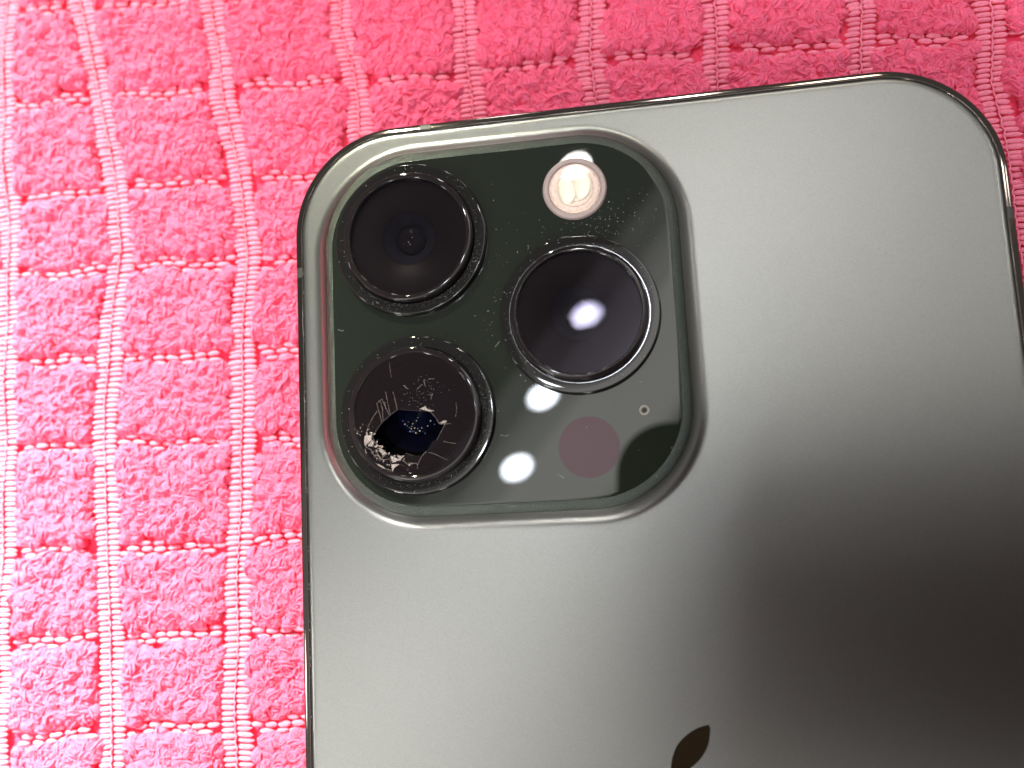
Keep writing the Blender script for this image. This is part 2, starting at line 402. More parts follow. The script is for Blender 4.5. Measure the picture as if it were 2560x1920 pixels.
# --- pile: tufts instanced over the cells
def tuft(seed):
    """one curled clump of terry pile: a lumpy core wrapped by looping strands"""
    r = random.Random(seed)
    bm = bmesh.new(); bmesh.ops.create_icosphere(bm, subdivisions=4, radius=1.0)
    sx, sy, sz = r.uniform(0.52, 0.80), r.uniform(0.48, 0.68), r.uniform(0.48, 0.68)
    for v in bm.verts:
        p = v.co.copy(); n = p.normalized()
        d = 0.34 * noise.noise(n * 1.6 + Vector((seed * 3.7, 0, 0))) + 0.20 * noise.noise(n * 4.0 + Vector((0, seed * 5.1, 0)))
        d += 0.10 * noise.noise(n * 9.0 + Vector((0, 0, seed * 2.3))) + 0.05 * noise.noise(n * 20.0)
        p = n * (1 + d); v.co = Vector((p.x * sx, p.y * sy, p.z * sz))
    V = [tuple(v.co) for v in bm.verts]; bm.verts.index_update()
    F = [tuple(v.index for v in f.verts) for f in bm.faces]; bm.free()
    B = Bag(); B.add(V, F)
    for _ in range(r.randint(1, 3)):
        # a strand arching over the core
        a = r.uniform(0, 2 * math.pi); tl = r.uniform(-.6, .6); rr_ = r.uniform(0.85, 1.12); ph = r.uniform(0, 6)
        P = []
        for k in range(13):
            t = math.pi * (k / 12) * r.uniform(0.98, 1.02)
            x = math.cos(t) * rr_; z = math.sin(t) * rr_; y = tl + 0.18 * math.sin(3 * t + ph)
            P.append((sx * (x * math.cos(a) - y * math.sin(a)), sy * (x * math.sin(a) + y * math.cos(a)), sz * z * (1.06 - 0.3 * tl * tl)))
        Vt, Ft = tube(P, [0.06 * (0.6 + 0.5 * math.sin(math.pi * k / 12)) + 0.03 for k in range(13)], 6); B.add(Vt, Ft)
    for _ in range(14):
        # loose microfibre ends
        a = r.uniform(0, 2 * math.pi); e = r.uniform(0.1, 1.4)
        n = Vector((math.cos(a) * math.cos(e), math.sin(a) * math.cos(e), math.sin(e)))
        b = Vector((r.uniform(-1, 1), r.uniform(-1, 1), r.uniform(-.5, .5))) * 0.35
        P = [(n.x * sx + (n.x * .28 * t + b.x * t * t), n.y * sy + (n.y * .28 * t + b.y * t * t), n.z * sz + (n.z * .18 * t + b.z * t * t)) for t in (0, .35, .7, 1)]
        Vt, Ft = tube(P, [0.014, 0.013, 0.011, 0.007], 3); B.add(Vt, Ft)
    return B
protos = bpy.data.collections.new('tuft_kinds')           # not linked into the scene
for k in range(14):
    B = tuft(k + 1); V = np.array(B.V)
    me = bpy.data.meshes.new('tuft'); me.from_pydata((V * S).tolist(), [], B.F); me.materials.append(M_PILE)
    me.polygons.foreach_set('use_smooth', np.ones(len(me.polygons), dtype=bool)); me.update()
    protos.objects.link(bpy.data.objects.new('tuft_%02d' % k, me))
# scatter: jittered lattice, kept off the stitched bands
sp = 0.78
JX, JY = np.meshgrid(np.arange(X0, X1, sp), np.arange(Y0, Y1, sp))
JX = (JX + rng.uniform(-.45, .45, JX.shape) * sp).ravel(); JY = (JY + rng.uniform(-.45, .45, JY.shape) * sp).ravel()
PD = phone_dist(JX, JY); DV = np.full(JX.shape, 99.0); DH = np.full(JX.shape, 99.0)
for f in VL: DV = np.minimum(DV, np.abs(JX - f(JY)))
for f in HL: DH = np.minimum(DH, np.abs(JY - f(JX)))
GZ0 = ground(JX, JY); pts = []
for k in np.nonzero((PD > -1.6) & (DV > 1.2) & (DH > 0.5))[0]:
    px, py, pd, dv, dh = JX[k], JY[k], PD[k], DV[k], DH[k]
    lim = 1.90 + 0.60 * noise.noise((px * 0.3, py * 0.16, 2.0))
    limh = 1.08 + 0.5 * noise.noise((px * 0.2, py * 0.5, 7.0))
    if dv < lim or dh < limh: continue
    h = 0.36 + 0.22 * min(1, (min(dv - lim, dh - limh)) / 1.6) + 0.20 * noise.noise((px * 0.35, py * 0.35, 3.0)) + 0.28 * noise.noise((px * 0.75, py * 0.75, 8.0))
    if pd < 0.8: h = min(h, 0.25)
    pts.append((px, py, GZ0[k] + h * 0.9, h))
pts = np.array(pts)
me = bpy.data.meshes.new('pile'); cen = np.array([17., -24, ZT])
me.from_pydata(((pts[:, :3] - cen) * S).tolist(), [], [])
n = len(pts)
at = me.attributes.new('rot', 'FLOAT_VECTOR', 'POINT')
at.data.foreach_set('vector', np.stack([rng.uniform(-.6, .6, n), rng.uniform(-.6, .6, n), rng.uniform(0, 6.28, n)], 1).ravel())
at = me.attributes.new('scl', 'FLOAT', 'POINT'); at.data.foreach_set('value', rng.uniform(0.95, 1.6, n))
at = me.attributes.new('kind_index', 'INT', 'POINT'); at.data.foreach_set('value', rng.integers(0, 14, n).astype(np.int32))
pile = bpy.data.objects.new('pile', me); link(pile, towel, Vector(cen) * S); pile['kind'] = 'stuff'
ng = bpy.data.node_groups.new('scatter_tufts', 'GeometryNodeTree')
ng.interface.new_socket('Geometry', in_out='INPUT', socket_type='NodeSocketGeometry')
ng.interface.new_socket('Geometry', in_out='OUTPUT', socket_type='NodeSocketGeometry')
N, L = ng.nodes, ng.links
gi = N.new('NodeGroupInput'); go = N.new('NodeGroupOutput')
ci = N.new('GeometryNodeCollectionInfo'); ci.inputs['Collection'].default_value = protos
ci.inputs['Separate Children'].default_value = True; ci.inputs['Reset Children'].default_value = True
ip = N.new('GeometryNodeInstanceOnPoints'); ip.inputs['Pick Instance'].default_value = True
def attr(nm, tp):
    a = N.new('GeometryNodeInputNamedAttribute'); a.data_type = tp; a.inputs['Name'].default_value = nm
    return [o for o in a.outputs if o.enabled and o.name == 'Attribute'][0]
L.new(gi.outputs[0], ip.inputs['Points']); L.new(ci.outputs[0], ip.inputs['Instance'])
er = N.new('FunctionNodeEulerToRotation'); L.new(attr('rot', 'FLOAT_VECTOR'), er.inputs[0]); L.new(er.outputs[0], ip.inputs['Rotation'])
L.new(attr('scl', 'FLOAT'), ip.inputs['Scale']); L.new(attr('kind_index', 'INT'), ip.inputs['Instance Index'])
L.new(ip.outputs[0], go.inputs[0])
md = pile.modifiers.new('tufts', 'NODES'); md.node_group = ng

# ------------------------------------------------------------------ the phone
PW, PL, PT, PR = 71.5, 146.7, 7.65, 11.3
phone = thing('phone', 'graphite smartphone lying face down on the pink towel, one of its three lenses smashed', 'phone', (35.75, -73.35, -PT))
def ph(e, z): return rrect(e, PW - e, -PL + e, -e, PR - e, z)

# steel frame
prof = [(0.86, -0.42), (0.84, -0.22), (0.81, -0.13), (0.76, -0.095), (0.70, -0.10), (0.55, -0.13), (0.38, -0.172), (0.22, -0.215), (0.13, -0.26),
        (0.07, -0.34), (0.03, -0.46), (0.0, -0.75), (0.0, -1.6), (0.0, -6.1), (0.03, -6.6), (0.14, -7.1), (0.40, -7.45), (0.8, -7.62), (1.4, -7.65)]
V, F, mi = loops_mesh([ph(e, z) for e, z in prof], cap_last=True)
F = [f[::-1] for f in F]
frame = mesh_obj('frame', V, F, M_RAIL, phone, angle=60)
# antenna breaks let into the frame
def antenna(side, s0, s1):
    pr = [(e - 0.006, z + 0.006) for e, z in prof[1:14]]
    V = []; F = []
    for s in (s0, s1):
        for e, z in pr:
            V.append({'top': (s, -e, z), 'left': (e, s, z), 'right': (PW - e, s, z)}[side])
    m = len(pr)
    for i in range(m - 1): F.append((i, i + 1, m + i + 1, m + i))
    if side == 'right': F = [f[::-1] for f in F]
    # a shallow body behind the visible face
    for s in (s0, s1):
        for e, z in pr:
            V.append({'top': (s, -e - 0.03, z - 0.03), 'left': (e + 0.03, s, z - 0.03), 'right': (PW - e - 0.03, s, z - 0.03)}[side])
    for k in (0, 1):
        for i in range(m - 1): F.append((k * m + i, k * m + i + 1, (k + 2) * m + i + 1, (k + 2) * m + i))
    return mesh_obj('antenna_band', V, F, M_ANT, phone, angle=60)
antenna('top', 14.25, 15.35); antenna('left', -15.65, -14.6); antenna('right', -16.1, -15.0)

# seam gasket between frame and glass
V, F, mi = loops_mesh([ph(0.80, -0.30), ph(0.80, -0.22), ph(0.93, -0.22), ph(0.93, -0.40)])
mesh_obj('gasket', V, F, M_SEAM, phone, angle=30)

# back glass with the raised camera bump moulded in
BX0, BX1, BY0, BY1, BR = 3.78, 40.35, -41.42, -3.78, 9.9
def bump(e, z): return rrect(BX0 + e, BX1 - e, BY0 + e, BY1 - e, BR - e, z)
loops = [ph(0.90, -0.40), ph(0.89, -0.26), ph(0.93, -0.16), ph(1.02, -0.085), ph(1.16, -0.035), ph(1.35, -0.008), ph(1.55, 0), ph(1.7, 0)]
fm = [0] * 7
# fillet rising to the bump wall
fil = [(-1.75, 0.0), (-1.55, 0.0)]
for i in range(1, 11):
    t = i / 10; fil.append((-1.55 + 1.50 * t, 1.04 * (0.35 * t ** 1.5 + 0.65 * t ** 2.4)))
fil += [(-0.02, 1.085)]
for e, z in fil: loops.append(bump(e, z)); fm.append(0)
bev = [(0.0, 1.14), (0.06, 1.20), (0.22, 1.29), (0.42, 1.375), (0.62, 1.44), (0.80, 1.485), (0.93, 1.505), (0.985, 1.51)]
for e, z in bev: loops.append(bump(e, z)); fm.append(1)
loops.append(bump(0.99, 1.40)); fm.append(1)
V, F, mi = loops_mesh(loops, fm=fm)
back = mesh_obj('back_glass', V, F, [M_BACK, M_BEVEL], phone, angle=35, fmat=mi)

# polished camera plate
PZ = 1.515
plate_loops = [bump(0.995, 1.40), bump(0.992, 1.49), bump(1.0, 1.505), bump(1.02, PZ - 0.002), bump(1.05, PZ), bump(1.3, PZ)]
LENS = [(13.33, -13.28), (30.06, -22.42), (13.36, -31.30)]
fx, fy = 30.34, -9.54
V, F, mi = loops_mesh(plate_loops)
bm = bmesh.new(); last = plate_loops[-1]; nb = len(last)
ring_v = [bm.verts.new(p) for p in last]; ed = [bm.edges.new((ring_v[i], ring_v[(i + 1) % nb])) for i in range(nb)]
for cx, cy, rr_ in [(cx, cy, 6.6) for cx, cy in LENS] + [(fx, fy, 2.9)]:        # openings under the lenses and the flash
    hv = [bm.verts.new((cx + rr_ * math.cos(2 * math.pi * i / 64), cy + rr_ * math.sin(2 * math.pi * i / 64), PZ)) for i in range(64)]
    ed += [bm.edges.new((hv[i], hv[(i + 1) % 64])) for i in range(64)]
bmesh.ops.triangle_fill(bm, use_beauty=True, edges=ed); bm.normal_update()
for f in bm.faces:
    if f.normal.z < 0: f.normal_flip()
bm.verts.index_update(); o0 = len(V) - nb
V = V[:o0] + [tuple(v.co) for v in bm.verts]; F += [tuple(o0 + v.index for v in f.verts) for f in bm.faces]; bm.free()
plate = mesh_obj('camera_plate', V, F, M_PLATE, phone, angle=60)

# --- the three lenses
HOLE = [(11.71, -30.72), (12.9, -30.93), (13.95, -31.04), (15.05, -31.18), (15.5, -31.64), (15.88, -32.4), (16.48, -32.47), (16.14, -33.04), (15.58, -34.0), (15.18, -34.05), (14.5, -35.03), (14.02, -35.4), (13.15, -35.37), (12.4, -35.08), (12.1, -35.46), (11.58, -35.26), (10.94, -35.21), (10.53, -35.09), (9.9, -34.49), (9.27, -33.83), (9.05, -33.25), (9.55, -32.53), (10.04, -31.93), (10.89, -31.26)]
RZ, GZ_ = 2.32, 3.14
ring_prof = [(7.98, PZ - 0.03), (7.93, PZ + 0.03), (7.88, PZ + 0.12), (7.86, PZ + 0.3), (7.86, RZ - 0.12), (7.85, RZ - 0.05), (7.82, RZ - 0.015), (7.77, RZ), (7.70, RZ + .004), (6.85, RZ + .004), (6.80, RZ), (6.77, RZ - 0.03), (6.76, RZ - 0.3), (6.60, RZ - 0.3)]
rim_prof = [(6.70, RZ - 0.28), (6.66, RZ + 0.2), (6.64, GZ_ - 0.10), (6.63, GZ_ - 0.04), (6.61, GZ_ + 0.01), (6.58, GZ_ + 0.03), (6.35, GZ_ + 0.055), (6.20, GZ_ + 0.07), (6.17, GZ_ + 0.07), (6.14, GZ_ + 0.055), (6.125, GZ_ + 0.02), (6.05, GZ_ - 0.01), (6.05, GZ_ - 0.5)]
def disc_faces(n, k): return tuple(k * n + i for i in range(n))
def cover(cx, cy, parent, hole=None):
    bm = bmesh.new(); R_ = 6.05; n = 128
    top = [bm.verts.new((cx + R_ * math.cos(2 * math.pi * i / n), cy + R_ * math.sin(2 * math.pi * i / n), GZ_)) for i in range(n)]
    edges = [bm.edges.new((top[i], top[(i + 1) % n])) for i in range(n)]
    hv = []
    if hole:
        hv = [bm.verts.new((x, y, GZ_)) for x, y in hole]
        edges += [bm.edges.new((hv[i], hv[(i + 1) % len(hv)])) for i in range(len(hv))]
        bmesh.ops.triangle_fill(bm, use_beauty=True, edges=edges)
    else:
        bm.faces.new(top)
    bm.normal_update()
    for f in bm.faces:
        if f.normal.z < 0: f.normal_flip()
    # thickness: a lower sheet and the fractured wall of the hole
    r = bmesh.ops.duplicate(bm, geom=list(bm.faces) + list(bm.edges) + list(bm.verts))
    low = [g for g in r['geom'] if isinstance(g, bmesh.types.BMVert)]
    for v in low: v.co.z -= 0.42
    for g in r['geom']:
        if isinstance(g, bmesh.types.BMFace): g.normal_flip()
    if hv:
        vm = r['vert_map']; m = len(hv)
        for i in range(m):
            a, b = hv[i], hv[(i + 1) % m]
            f = bm.faces.new((a, b, vm[b], vm[a])); f.material_index = 1
    V = [tuple(v.co) for v in bm.verts]; bm.verts.index_update(); bm.faces.index_update()
    F = [tuple(v.index for v in f.verts) for f in bm.faces]; mi = [f.material_index for f in bm.faces]; bm.free()
    return mesh_obj('lens_cover', V, F, [M_COVER3 if hole else M_GLASS, M_FRACT], parent, smooth=False, fmat=mi)

for k, (cx, cy) in enumerate(LENS):
    ring = lathe('camera_lens', ring_prof, cx, cy, M_RING, phone, angle=50)
    rim = lathe('lens_rim', rim_prof, cx, cy, M_RIM, ring, angle=50)
    if k == 2:
        ring['label'] = 'smashed camera lens with a jagged hole in its cover'
        cv = cover(cx, cy, ring, HOLE)
        # dark mask with the wide navy barrel below the hole
        lathe('lens_mask', [(6.06, GZ_ - 0.50), (5.45, GZ_ - 0.56), (5.3, GZ_ - 0.9), (5.2, 1.3)], cx, cy, M_MASK3, ring)
        lathe('lens_barrel', [(5.2, 1.3), (3.75, 1.25), (3.6, 1.2), (2.9, 1.12), (2.1, 1.2)], 13.25, -31.2, [M_PIT, M_NAVYC], ring, fm=[0, 1, 1, 1])
        lathe('lens_element', [(2.15, 1.2), (2.1, 1.32), (1.95, 1.45), (1.6, 1.62), (1.2, 1.76), (0.8, 1.86), (0.4, 1.91), (0.05, 1.925)], 13.25, -31.2, M_NAVY, ring, cap1=True)
    else:
        cv = cover(cx, cy, ring)
        lathe('lens_mask', [(6.06, GZ_ - 0.50), (2.9, GZ_ - 0.60), (2.7, GZ_ - 0.75)], cx, cy, M_MASK, ring)
        lathe('lens_barrel', [(2.72, GZ_ - 0.75), (2.45, GZ_ - 0.95), (2.3, 2.0), (1.75, 1.7), (1.62, 1.5), (1.55, 1.3)], cx, cy, M_CONE, ring)
        lathe('lens_element', [(1.56, 1.3), (1.5, 1.4), (1.3, 1.55), (1.0, 1.66), (0.6, 1.75), (0.3, 1.785), (0.03, 1.79)], cx, cy, M_ELEM, ring, cap1=True)
    if k == 2: broken = cv; ring3 = ring

# shards still hanging round the hole, and crack lines running out of it
SH = [[(8.34, -33.17), (9.08, -33.17), (8.99, -33.62), (8.34, -34.18), (8.23, -33.77)], [(9.02, -33.62), (9.27, -33.83), (9.08, -34.28), (8.61, -34.21)],
      [(9.9, -34.49), (10.53, -35.09), (10.15, -35.19), (9.72, -34.73)], [(10.93, -35.29), (11.86, -35.71), (11.09, -35.97)],
      [(10.99, -36.11), (11.78, -36.12), (11.16, -36.54), (11.08, -36.87)], [(9.56, -35.97), (10.14, -36.32), (10.31, -36.57), (9.62, -36.2)],
      [(8.33, -34.4), (8.47, -34.92), (8.38, -35.09)], [(13.96, -30.86), (14.55, -30.61), (14.77, -30.91), (15.46, -31.13), (15.05, -31.18)],
      [(11.58, -35.26), (12.1, -35.46), (11.79, -35.84)], [(15.88, -32.4), (16.35, -32.11), (16.69, -32.22), (16.51, -32.4)]]
for i, P in enumerate(SH):
    r = random.Random(i); n = len(P)
    gx_, gy_ = r.uniform(-.22, .22), r.uniform(-.22, .22); c = np.mean(P, 0)
    V = [(x, y, GZ_ + 0.035 + gx_ * (x - c[0]) + gy_ * (y - c[1])) for x, y in P]
    zc = min(v[2] for v in V)
    V = [(x, y, z + max(0, GZ_ + 0.012 - zc)) for x, y, z in V]
    V += [(x + 0.02, y + 0.02, z - 0.12) for x, y, z in V]
    F = [tuple(range(n))[::-1], tuple(range(n, 2 * n))] + [(j, (j + 1) % n, n + (j + 1) % n, n + j) for j in range(n)]
    mesh_obj('glass_shard', V, F, M_FRACT, ring3, smooth=False)
B = Bag(); r = random.Random(77)
for _ in range(95):
    t = r.random(); a = math.radians(188 + 78 * t); rr_ = r.gauss(5.0, 0.42)
    x, y = 13.36 + rr_ * math.cos(a), -31.3 + rr_ * math.sin(a)
    s_ = r.choice((0.04, 0.05, 0.07, 0.11, 0.16)); a2 = r.uniform(0, 6.28); k = r.uniform(0.25, 0.8)
    z = GZ_ + r.uniform(0.015, 0.06)
    B.add([(x + s_ * math.cos(a2), y + s_ * math.sin(a2), z + r.uniform(0, .5) * s_), (x + s_ * k * math.cos(a2 + 2), y + s_ * k * math.sin(a2 + 2), z + r.uniform(0, .5) * s_),
           (x + s_ * math.cos(a2 + 3.6), y + s_ * math.sin(a2 + 3.6), z + r.uniform(0, .5) * s_), (x, y, z - 0.03)], [(0, 1, 2), (0, 3, 1), (1, 3, 2), (2, 3, 0)])
o = mesh_obj('glass_splinters', B.V, B.F, M_FRACT, ring3, smooth=False); o['kind'] = 'stuff'
CR = [[(11.06, -26.06), (11.11, -26.76), (11.22, -27.58)], [(10.59, -28.92), (10.7, -29.74), (10.99, -31.19)], [(11.32, -28.97), (11.48, -29.56), (11.71, -30.79)],
      [(9.63, -30.04), (9.84, -30.83), (10.1, -31.94)], [(9.63, -30.04), (9.87, -29.82), (10.21, -29.65)], [(10.21, -29.65), (10.56, -30.53), (10.89, -31.26)],
      [(9.75, -30.71), (9.17, -31.42), (8.66, -32.37), (8.46, -33.16)], [(16.27, -34.17), (16.84, -34.32), (17.46, -34.46)], [(14.73, -35.15), (15.41, -35.38), (16.6, -36.01)],
      [(14.5, -35.03), (13.96, -35.56), (13.58, -36.27), (13.53, -36.72)], [(12.03, -35.74), (12.6, -36.2), (13.07, -36.15), (13.42, -36.13), (13.58, -36.33)],
      [(15.03, -27.96), (15.59, -27.99)], [(8.32, -34.92), (8.98, -35.69), (9.56, -36.04), (10.37, -36.5), (11.06, -36.76)],
      [(8.37, -34.29), (8.89, -34.55), (9.17, -35.08), (9.46, -35.38), (10.16, -35.64), (10.87, -35.56)], [(8.94, -34.89), (9.72, -34.48)],
      [(9.22, -35.36), (9.54, -34.87), (9.9, -34.6)], [(9.69, -35.73), (10.29, -35.19)], [(8.52, -33.1), (8.23, -33.77), (8.37, -34.29)],
      [(15.05, -31.18), (15.5, -31.75), (15.9, -32.44)], [(15.9, -32.44), (17.03, -32.5)], [(16.48, -32.47), (16.08, -33.15), (15.58, -34.0)],
      [(10.86, -35.73), (11.06, -36.82)], [(10.87, -35.51), (11.86, -35.73)], [(8.7, -33.28), (8.69, -34.2)],
      [(10.04, -29.92), (10.2, -30.62), (10.26, -31.78)], [(10.46, -29.95), (10.55, -30.65)], [(17.64, -30.41), (17.69, -31.1), (17.52, -31.88)], [(8.41, -34.92), (8.58, -35.21)]]
B = Bag()
for i, P in enumerate(CR):
    r = random.Random(i + 40); Q = []
    for (xa, ya), (xb, yb) in zip(P[:-1], P[1:]):
        m = max(2, int(math.hypot(xb - xa, yb - ya) / 0.15))
        Q += [(xa + (xb - xa) * j / m + r.uniform(-.015, .015), ya + (yb - ya) * j / m + r.uniform(-.015, .015), GZ_ + 0.008) for j in range(m)]
    Q.append((*P[-1], GZ_ + 0.008))
    wd = 0.042 if i in (0, 7, 8, 26) else 0.06
    Vt, Ft = tube(Q, [wd * r.uniform(0.35, 1.0) * 0.5 for _ in Q], 4); B.add(Vt, Ft)
o = mesh_obj('crack', B.V, B.F, M_CRACK, ring3, angle=None); o['kind'] = 'stuff'

# broken glass in one lens; in the other, lamp glints put into bright colour
def crumb_glints(pts, z0, cx, cy, rad, zf, parent, sizes=(0.035, 0.075)):
    groups = {0: Bag(), 1: Bag(), 2: Bag()}
    r = random.Random(3)
    for i, (x, y) in enumerate(pts):
        d = math.hypot(x - cx, y - cy); z = zf(d); s = r.uniform(*sizes)
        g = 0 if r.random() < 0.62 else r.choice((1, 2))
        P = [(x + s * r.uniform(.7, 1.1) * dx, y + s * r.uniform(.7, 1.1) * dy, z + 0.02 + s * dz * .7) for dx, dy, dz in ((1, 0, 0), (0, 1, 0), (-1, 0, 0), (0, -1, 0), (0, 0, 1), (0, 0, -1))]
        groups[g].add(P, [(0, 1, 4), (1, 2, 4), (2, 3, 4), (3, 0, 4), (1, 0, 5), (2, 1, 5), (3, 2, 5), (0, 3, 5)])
    B = Bag(); mi = []
    for g in (0, 1, 2):
        B.add(groups[g].V, groups[g].F); mi += [g] * len(groups[g].F)
    o = mesh_obj('crumb_and_glint_specks', B.V, B.F, [M_GLINT, M_GLINTB, M_GLINTY], parent, smooth=False, fmat=mi); o['kind'] = 'stuff'
S1 = [(13.17, -11.81), (13.51, -12.3), (13.46, -12.48), (14.11, -12.25), (13.95, -12.34), (13.89, -12.91), (13.5, -13.02), (14.39, -13.21), (14.68, -13.17), (13.08, -13.49), (13.23, -13.73), (12.91, -13.92), (12.61, -13.65), (12.5, -13.79), (13.27, -14.41), (13.59, -14.3), (12.22, -13.92)]
S3 = [(13.61, -29.58), (13.24, -29.88), (13.47, -30.03), (14.25, -29.83), (13.86, -30.23), (14.35, -30.38), (14.71, -30.34), (14.92, -30.38), (13.46, -30.5), (13.68, -30.88), (13.0, -29.83), (13.29, -31.88), (12.86, -32.17), (13.02, -32.58), (12.64, -32.65), (12.46, -32.5), (12.26, -32.33), (12.48, -32.89), (13.32, -32.66), (13.73, -32.62), (13.49, -32.9), (13.18, -33.16), (13.06, -33.07), (14.33, -32.46), (13.99, -33.16), (14.65, -31.96), (14.99, -32.32), (11.8, -31.79), (12.03, -32.15), (12.39, -31.94), (14.07, -29.9), (14.02, -29.6), (13.7, -30.22), (12.73, -32.42), (13.42, -31.59), (14.58, -30.68), (14.98, -31.0)]
ring1 = [o for o in phone.children if o.name.startswith('camera_lens')][0]
crumb_glints(S1, 1.8, 13.33, -13.28, 1.5, lambda d: 1.79 - 0.2 * d * d, ring1, (0.045, 0.07))
crumb_glints(S3, 1.9, 13.25, -31.2, 2.1, lambda d: 1.925 - 0.12 * d * d, ring3, (0.03, 0.075))

# --- flash
fl = lathe('flash', [(3.24, PZ - 0.02), (3.20, PZ + 0.02), (3.17, PZ + 0.07), (3.15, PZ + 0.16), (3.12, PZ + 0.22), (3.05, PZ + 0.25), (2.95, PZ + 0.255), (2.64, PZ + 0.25), (2.60, PZ + 0.22), (2.58, PZ + 0.1), (2.56, PZ - 0.3)], fx, fy, M_FLASHRIM, phone, n=96)
lathe('flash_cover', [(2.62, PZ + 0.235), (2.58, PZ + 0.24), (2.3, PZ + 0.24), (1.6, PZ + 0.24), (0.8, PZ + 0.24), (0.03, PZ + 0.24)], fx, fy, M_FLASHCOV, fl, n=96, cap1=True)
lathe('flash_reflector', [(2.57, PZ + 0.16), (2.40, PZ + 0.10), (2.30, PZ + 0.14), (1.9, PZ + 0.07), (1.85, PZ + 0.12), (1.4, PZ + 0.06), (1.35, PZ + 0.11), (0.9, PZ + 0.05), (0.02, PZ + 0.05)], fx, fy, M_LED, fl, n=96, cap1=True)
def block(name, cx, cy, sx, sy, z0, z1, ang, m, parent):
    c, s_ = math.cos(ang), math.sin(ang); V = []
    for z, k in ((z0, 1.0), (z1, 0.75)):
        for dx, dy in ((-1, -1), (1, -1), (1, 1), (-1, 1)):
            x, y = dx * sx / 2 * k, dy * sy / 2 * k; V.append((cx + x * c - y * s_, cy + x * s_ + y * c, z))
    return mesh_obj(name, V, [(3, 2, 1, 0), (4, 5, 6, 7), (0, 1, 5, 4), (1, 2, 6, 5), (2, 3, 7, 6), (3, 0, 4, 7)], m, parent, smooth=False)
for sx, sy, ang in ((-0.78, -0.2, 0.12), (0.80, 0.15, -0.2)):            # the two lamp chips
    V = []; F = []; n = 28
    for k, (q_, z) in enumerate(((1.0, 0.07), (0.92, 0.13), (0.72, 0.165), (0.4, 0.185), (0.05, 0.19))):
        for i in range(n):
            t = 2 * math.pi * i / n; x, y = 0.98 * q_ * math.cos(t), 1.5 * q_ * math.sin(t)
            V.append((fx + sx + x * math.cos(ang) - y * math.sin(ang), fy + sy + x * math.sin(ang) + y * math.cos(ang), PZ + z))
            if k: F.append(((k - 1) * n + i, (k - 1) * n + (i + 1) % n, k * n + (i + 1) % n, k * n + i))
    F.append(tuple(4 * n + i for i in range(n)))
    mesh_obj('flash_led', V, F, M_CHIP, fl, angle=None)

# --- depth scanner window, microphone hole, emblem leaf
lathe('scanner_window', [(2.97, PZ - 0.05), (2.97, PZ + 0.005), (2.9, PZ + 0.005), (0.02, PZ + 0.005)], 30.21, -35.45, M_LIDAR, phone, n=96, cap1=True)
mic = lathe('microphone', [(0.50, PZ - 0.01), (0.49, PZ + 0.02), (0.44, PZ + 0.035), (0.36, PZ + 0.03), (0.29, PZ + 0.01), (0.27, PZ + 0.004)], 35.71, -32.2, M_GRIT, phone, n=40)
lathe('microphone_hole', [(0.28, PZ + 0.008), (0.2, PZ + 0.006), (0.01, PZ + 0.004)], 35.71, -32.2, M_DARK, mic, n=32, cap1=True)

LEAF = [(39.61, -61.67), (39.33, -61.70), (39.05, -61.78), (38.55, -61.94), (38.1, -62.16), (37.68, -62.42), (37.29, -62.73), (36.93, -63.06), (36.62, -63.42), (36.38, -63.80), (36.22, -64.16), (36.08, -64.50), (35.99, -64.82), (35.91, -65.15), (35.87, -65.48), (35.86, -65.85), (35.92, -66.10),
        (36.2, -66.1), (36.7, -66.0), (37.2, -65.78), (37.62, -65.52), (38.02, -65.20), (38.38, -64.92), (38.68, -64.60), (38.95, -64.26), (39.19, -63.88), (39.36, -63.55), (39.49, -63.18), (39.6, -62.75), (39.67, -62.32), (39.70, -62.08), (39.68, -61.85)]
def flat_plate(name, P, z0, z1, m, parent):
    n = len(P); V = [(x, y, z1) for x, y in P] + [(x, y, z0) for x, y in P]
    a = sum(P[i][0] * P[(i + 1) % n][1] - P[(i + 1) % n][0] * P[i][1] for i in range(n))
    top = tuple(range(n)) if a > 0 else tuple(range(n))[::-1]
    F = [top] + [(i, n + i, n + (i + 1) % n, (i + 1) % n) if a > 0 else (i, (i + 1) % n, n + (i + 1) % n, n + i) for i in range(n)]
    return mesh_obj(name, V, F, m, parent, smooth=False)
flat_plate('emblem', LEAF, -0.02, 0.012, M_EMBLEM, phone)

# ------------------------------------------------------------------ dust, lint and hairs lying on the phone
D = Bag()
def fleck(x, y, z, s, r):
    k = r.uniform(0.5, 1.0); a = r.uniform(0, 3.14); c, s_ = math.cos(a), math.sin(a)
    P = []
    for dx, dy, dz in ((1, 0, .3), (0.1, 1, .3), (-1, 0.1, .3), (0, -1, .3), (0, 0, 1)):
        X, Y = dx * s * r.uniform(.7, 1.2), dy * s * k; P.append((x + X * c - Y * s_, y + X * s_ + Y * c, z + dz * s * 0.5))
    D.add(P, [(0, 1, 4), (1, 2, 4), (2, 3, 4), (3, 0, 4)])
def fibre(x, y, z, L, r, curl=1.0, th=0.018):
    a = r.uniform(0, 6.28); P = []; n = 8; px, py = x, y
    for i in range(n):
        P.append((px, py, z + th + 0.03 * abs(math.sin(i * 0.9)))); px += math.cos(a) * L / n; py += math.sin(a) * L / n; a += r.uniform(-.7, .7) * curl
    Vt, Ft = tube(P, th, 4); D.add(Vt, Ft)
r = random.Random(11)
def free_plate(x, y):
    if not (BX0 + 1.6 < x < BX1 - 1.6 and BY0 + 1.6 < y < BY1 - 1.6): return False
    if any(math.hypot(x - cx, y - cy) < 8.05 for cx, cy in LENS): return False
    return math.hypot(x - fx, y - fy) > 3.3
cnt = 0
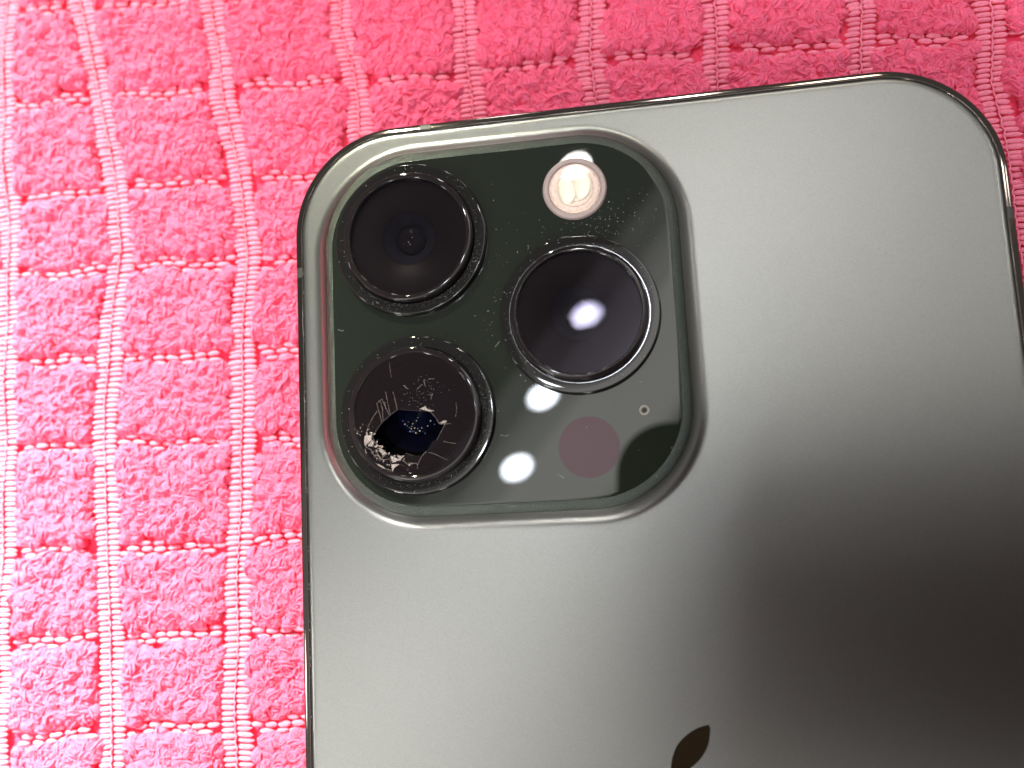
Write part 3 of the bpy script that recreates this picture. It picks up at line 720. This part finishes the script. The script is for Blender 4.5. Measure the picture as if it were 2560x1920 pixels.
while cnt < 165:
    if r.random() < 0.5: x, y = r.gauss(33, 2.6), r.gauss(-13.2, 1.6)          # thick patch between flash and lens
    elif r.random() < 0.4: x, y = r.gauss(22.5, 1.2), r.gauss(-18, 5)
    else: x, y = r.uniform(5, 39.5), r.uniform(-40.5, -5)
    if free_plate(x, y): fleck(x, y, PZ, r.choice((0.022, 0.028, 0.035, 0.042, 0.06)), r); cnt += 1
for k, (cx, cy) in enumerate(LENS):
    n = (380, 70, 380)[k]
    for _ in range(n):
        a = math.radians(r.gauss((-32, 60, -8)[k], 34) if r.random() < 0.62 else r.gauss((-112, 200, -88)[k], 22)); rr_ = r.uniform(6.85, 7.75) if r.random() < 0.5 else r.gauss(7.0, 0.15)
        if 6.8 < rr_ < 7.78: fleck(cx + rr_ * math.cos(a), cy + rr_ * math.sin(a), RZ + 0.004, r.choice((0.012, 0.015, 0.02, 0.028)), r)
    for _ in range(30):
        a = r.uniform(0, 6.28); rr_ = r.uniform(6.85, 7.75); fleck(cx + rr_ * math.cos(a), cy + rr_ * math.sin(a), RZ + 0.004, r.choice((0.03, 0.04, 0.05)), r)
    for _ in range(7):
        a = r.uniform(0, 6.28); rr_ = r.uniform(6.9, 7.6); fibre(cx + rr_ * math.cos(a), cy + rr_ * math.sin(a), RZ, r.uniform(.2, .45), r, th=0.009)
for x, y in ((25.3, -14.9), (25.2, -16.0), (21.5, -25.0), (5.2, -22.0), (22.4, -33.8), (27.6, -38.3)): fibre(x, y, PZ, r.uniform(.6, 1.1), r, th=0.016)
for _ in range(60):      # on the broken cover above the hole
    x, y = r.gauss(14.3, 1.3), r.gauss(-29.3, 0.9)
    if math.hypot(x - 13.36, y + 31.3) < 5.6 and y > -30.6: fleck(x, y, GZ_ + .004, r.choice((0.02, 0.03, 0.04)), r)
for x, y in ((14.6, -28.6), (12.9, -28.8), (13.8, -28.9), (15.3, -29.4)): fibre(x, y, GZ_, .7, r, th=0.013)
for _ in range(40):      # on the frosted back
    x, y = r.uniform(2, 69), r.uniform(-66, -2)
    if not (BX0 - 1.7 < x < BX1 + 1.7 and y > BY0 - 1.7): fleck(x, y, 0, r.choice((0.02, 0.03, 0.045)), r)
for x, y in ((52.5, -33.6), (47, -45), (58, -49), (45.3, -55.5)): fleck(x, y, 0, 0.065, r)
# scuffs along the seam
for _ in range(120):
    s_ = r.uniform(0, 1)
    if s_ < 0.55: fleck(0.86, r.uniform(-62, -12), -0.12, r.choice((0.03, 0.04, 0.06)), r)
    else: fleck(r.uniform(12, 34), -0.86, -0.12, r.choice((0.03, 0.04)), r)
dust = mesh_obj('dust', D.V, D.F, M_DUST, None, smooth=False)
dust['kind'] = 'stuff'; dust['label'] = 'pale specks of dust and lint lying on the phone and its lenses'; dust['category'] = 'dust'

# ------------------------------------------------------------------ the phone that takes the picture, mirrored darkly in plate and back
def slab_pt(a, b, c):        # along the picture's right, down and backwards from the lens
    return CAM + RC[0] * a + RC[1] * b - RC[2] * c
B = Bag(); n_l = None; loops = []
for e, c in ((1.2, 5.0), (0.3, 5.3), (0, 6.2), (0, 11.5), (0.3, 12.4), (1.2, 12.7)):
    loops.append([tuple(slab_pt(x, y, c)) for x, y, _ in rrect(-4.2 + e, 140 - e, -11.2 + e, 60 - e, 10.5 - e, 0)])
V, F, mi = loops_mesh(loops, cap_last=True)
F.append(tuple(range(len(loops[0])))[::-1])
slab = mesh_obj('camera_phone', V, F, M_SLAB, None, angle=50)
slab['label'] = 'dark phone held above that takes the picture, seen only as a dark reflection'; slab['category'] = 'phone'
